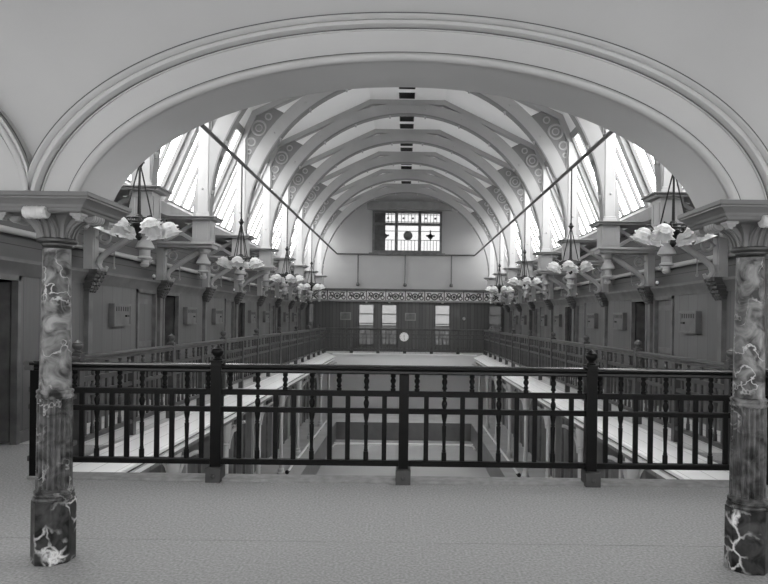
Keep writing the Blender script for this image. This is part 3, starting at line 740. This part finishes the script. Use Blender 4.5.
for sx, nm in ((-1,'left'),(1,'right')):
    for j, y in enumerate((7.5, 12.15, 16.85, 21.3)):
        lab = 'black iron chandelier with frilled white shades, %s side, %s from the great arch' % (nm, ORD[j])
        if c0 is None:
            c = c0 = thing('chandelier', lab, 'chandelier', (sx*XP, y, 2.55), 0, 'frilled chandeliers'); chandelier_parts(c0)
        else:
            c = dup(c0, None, (sx*XP, y, 2.55)); c['label'] = lab; c.rotation_euler.z = j*.35+(.6 if sx > 0 else 0)

# ceiling vents
v0 = None; j = 0
for k in range(3, 8):
    for e, dy in enumerate((-1.12, -.42)):
        lab = 'dark square ceiling grille, %s of its pair before truss %s' % (('nearer','farther')[e], ORD[k])
        if v0 is None:
            v0 = v = thing('ceiling_vent', lab, 'vent', (-.02, YK[k]+dy, 7.42), 0, 'ceiling grilles')
            MB().box(-.21,.21,-.2,.2,-.02,.0).build('frame', IRON, v)
            s = MB()
            for q in range(7): s.box(-.19,.19,-.18+.055*q,-.16+.055*q,-.032,-.02)
            s.build('slats', DARKW, v)
        else:
            v = dup(v0, None, (-.02, YK[k]+dy, 7.42)); v['label'] = lab

# ------------------------------------------------------------------ lower bath hall
HX, PY0, PY1 = 2.8, 8.6, 26.0
d = MB(); d.box(-6,-HX,YF-.05,29.7,ZG-.2,ZG); d.box(HX,6,YF-.05,29.7,ZG-.2,ZG); d.box(-HX,HX,PY1,29.7,ZG-.2,ZG); d.box(-HX,HX,YF-.05,PY0,ZG-.2,ZG)
structure(d.build('floor_pool_deck', DECK), 'grey deck round the swimming pool below the gallery', 'floor')
pt = thing('pool_tank', 'rectangular swimming pool tank sunk in the lower floor', 'pool', (0,0,ZG), kind='thing')
w = MB(); w.box(-HX-.08,-HX,PY0,PY1,-2,-.2); w.box(HX,HX+.08,PY0,PY1,-2,-.2); w.box(-HX,HX,PY1,PY1+.08,-2,-.2); w.box(-HX,HX,PY0-.08,PY0,-2,-.2)
w.build('lining', TANK, pt)
w = MB(); w.box(-HX-.0,-HX+.02,PY0,PY1,-.3,.0); w.box(HX-.02,HX,PY0,PY1,-.3,.0); w.box(-HX,HX,PY1-.02,PY1,-.72,.0)
w.box(-HX,-HX+.02,PY0,PY1,-.75,-.3); w.box(HX-.02,HX,PY0,PY1,-.75,-.3); w.build('inner_band', TANK, pt)
cpt = MB()
rr = .35
path = [(-HX+.06, 24.2), (-HX+.06, 25.0-rr)]
for i in range(1, 8): a = PI - i*PI/14; path.append((-HX+.06+rr+rr*math.cos(a), 25.0-rr+rr*math.sin(a)))
path += [(-x, y) for x, y in reversed(path)]
cpt.tube([(x, y, -.70) for x, y in path], .035, 8); cpt.build('scum_trough', WHITE, pt)
MB().box(-HX, HX, 25.12, 25.2, -.74, -.69).build('step', WHITE, pt)
wa = MB().box(-HX, HX, PY0, PY1, -1.0, -.72).build('water', WATER, pt)
for sx, nm in ((-1,'left'),(1,'right')):
    hr = thing('pool_rail', 'pale low rail on the deck along the %s edge of the pool' % nm, 'rail', (sx*3.16,17.2,ZG), 0, 'pool edge rails')
    MB().tube([(0,0,.07),(0,8.6,.07)], .035, 10).build('bar', WHITE, hr)
    MB().lathe([(.03,-.03),(.06,0),(.05,.04)], (0,-.02,.07), 12, M=RX).build('end_cap', IRON, hr)
    ft = MB()
    for q in range(6): MB().tube([(0,.3+1.6*q,0),(0,.3+1.6*q,.07)], .02, 8).build('foot', IRON, hr)
# lower columns under the gallery edge with scroll brackets
lc0 = {}
for sx, nm in ((-1,'left'),(1,'right')):
    for k in range(0, 8):
        y = YK[k]; lab = 'slim white iron column under the %s gallery edge, %s from the landing' % (nm, ORD[k])
        if k == 0:
            t = lc0[sx] = thing('iron_column', lab, 'column', (sx*3.3, y, ZG), 0, 'iron columns under the %s gallery' % nm)
            MB().lathe([(.11,0),(.11,.12),(.085,.14),(.085,.2),(.055,.24),(.05,1.9),(.07,1.92),(.05,1.95),(.09,2.02),(.10,2.37)], n=16).build('shaft', POSTM, t)
            m = MB()
            for e, rr_, z in ((-sx, .30, 2.06),(sx, .35, 2.06)):
                pts = [(e*(.05+rr_*(1-math.cos(a))), 0, z-.22+.5*math.sin(a)) for a in [PI/2*i/8 for i in range(9)]]
                m.tube(pts, .03, 8); m.ring((e*.14,0,2.22),.055,.016,14)
            m.build('scroll_bracket', POSTM, t)
        else:
            t = dup(lc0[sx], None, (sx*3.3, y, ZG)); t['label'] = lab
    for k in range(-1, 8):
        y0 = (YF if k < 0 else YK[k]); y1 = YK[k+1] if k < 7 else 29.5
        t = thing('lower_cubicle', 'dark lower dressing box behind the iron columns, %s side, %s from the landing' % (nm, ORD[k+1]), 'cubicle', (0,0,ZG), 0, 'lower dressing boxes on the %s' % nm)
        MB().box(sx*4.1, sx*4.15, y0, y1, 0, 2.36).build('front', LOWW, t)
        for q in (.0,.33,.66):
            y = y0+(y1-y0)*q
            MB().box(sx*4.04, sx*4.1, y, y+.09, 0, 2.3).build('stile', STEAM if q == 0 else WOODF, t)
            MB().box(sx*4.09, sx*4.1, y+.15, y+.68, .05, 1.85).build('door', RAILS, t)
structure(MB().box(-6,6,29.5,29.7,ZG,0).build('wall_lower_far', WHITE), 'pale end wall below the far gallery', 'wall')
structure(MB().box(-6,-5.7,YA1,29.7,ZG,2.2).build('wall_outer_left', PLASTER2), 'outer side wall behind the left cubicles', 'wall')
structure(MB().box(5.7,6,YA1,29.7,ZG,2.2).build('wall_outer_right', PLASTER2), 'outer side wall behind the right cubicles', 'wall')
for sx, nm in ((-1,'left'),(1,'right')):
    structure(MB().box(sx*4.85, sx*6, YA1, 29.7, 2.2, 2.3).build('ceiling_cubicle_'+nm, CLADW), 'boarded lid over the %s cubicles' % nm, 'ceiling')

# ------------------------------------------------------------------ world, camera, view
sc = bpy.context.scene
wd = bpy.data.worlds.new('overcast_sky'); sc.world = wd; wd.use_nodes = True
bg = wd.node_tree.nodes['Background']; bg.inputs[1].default_value = 9.0
_n = wd.node_tree.nodes; _l = wd.node_tree.links.new
_tc = _n.new('ShaderNodeTexCoord'); _sp = _n.new('ShaderNodeSeparateXYZ'); _rp = _n.new('ShaderNodeValToRGB')
_mr = _n.new('ShaderNodeMapRange'); _mr.inputs['From Min'].default_value = -1; _mr.inputs['From Max'].default_value = 1
_rp.color_ramp.elements[0].position = .47; _rp.color_ramp.elements[0].color = (.6,.6,.6,1)
_rp.color_ramp.elements[1].position = .53; _rp.color_ramp.elements[1].color = (1,1,1,1)
_l(_tc.outputs['Generated'], _sp.inputs[0]); _l(_sp.outputs['Z'], _mr.inputs['Value']); _l(_mr.outputs['Result'], _rp.inputs['Fac']); _l(_rp.outputs['Color'], bg.inputs[0])
cam = bpy.data.cameras.new('camera'); co = bpy.data.objects.new('camera', cam); C.objects.link(co)
cam.sensor_width = 36; cam.lens = 36*630/768; cam.shift_x = -21/768; cam.shift_y = 26.5/768; cam.clip_end = 200
co.matrix_world = Matrix.Translation((0,0,1.55)) @ Matrix.Rotation(PI/2, 4, 'X') @ Matrix.Rotation(math.radians(.72), 4, 'Z')
sc.camera = co
sc.view_settings.view_transform = 'Standard'; sc.view_settings.look = 'None'; sc.view_settings.gamma = 1; sc.view_settings.use_curve_mapping = False
sc.view_settings.exposure = 0
sc.cycles.use_denoising = True
sc.cycles.max_bounces = 10; sc.cycles.diffuse_bounces = 6; sc.cycles.transparent_max_bounces = 12
sc.cycles.sample_clamp_indirect = 6
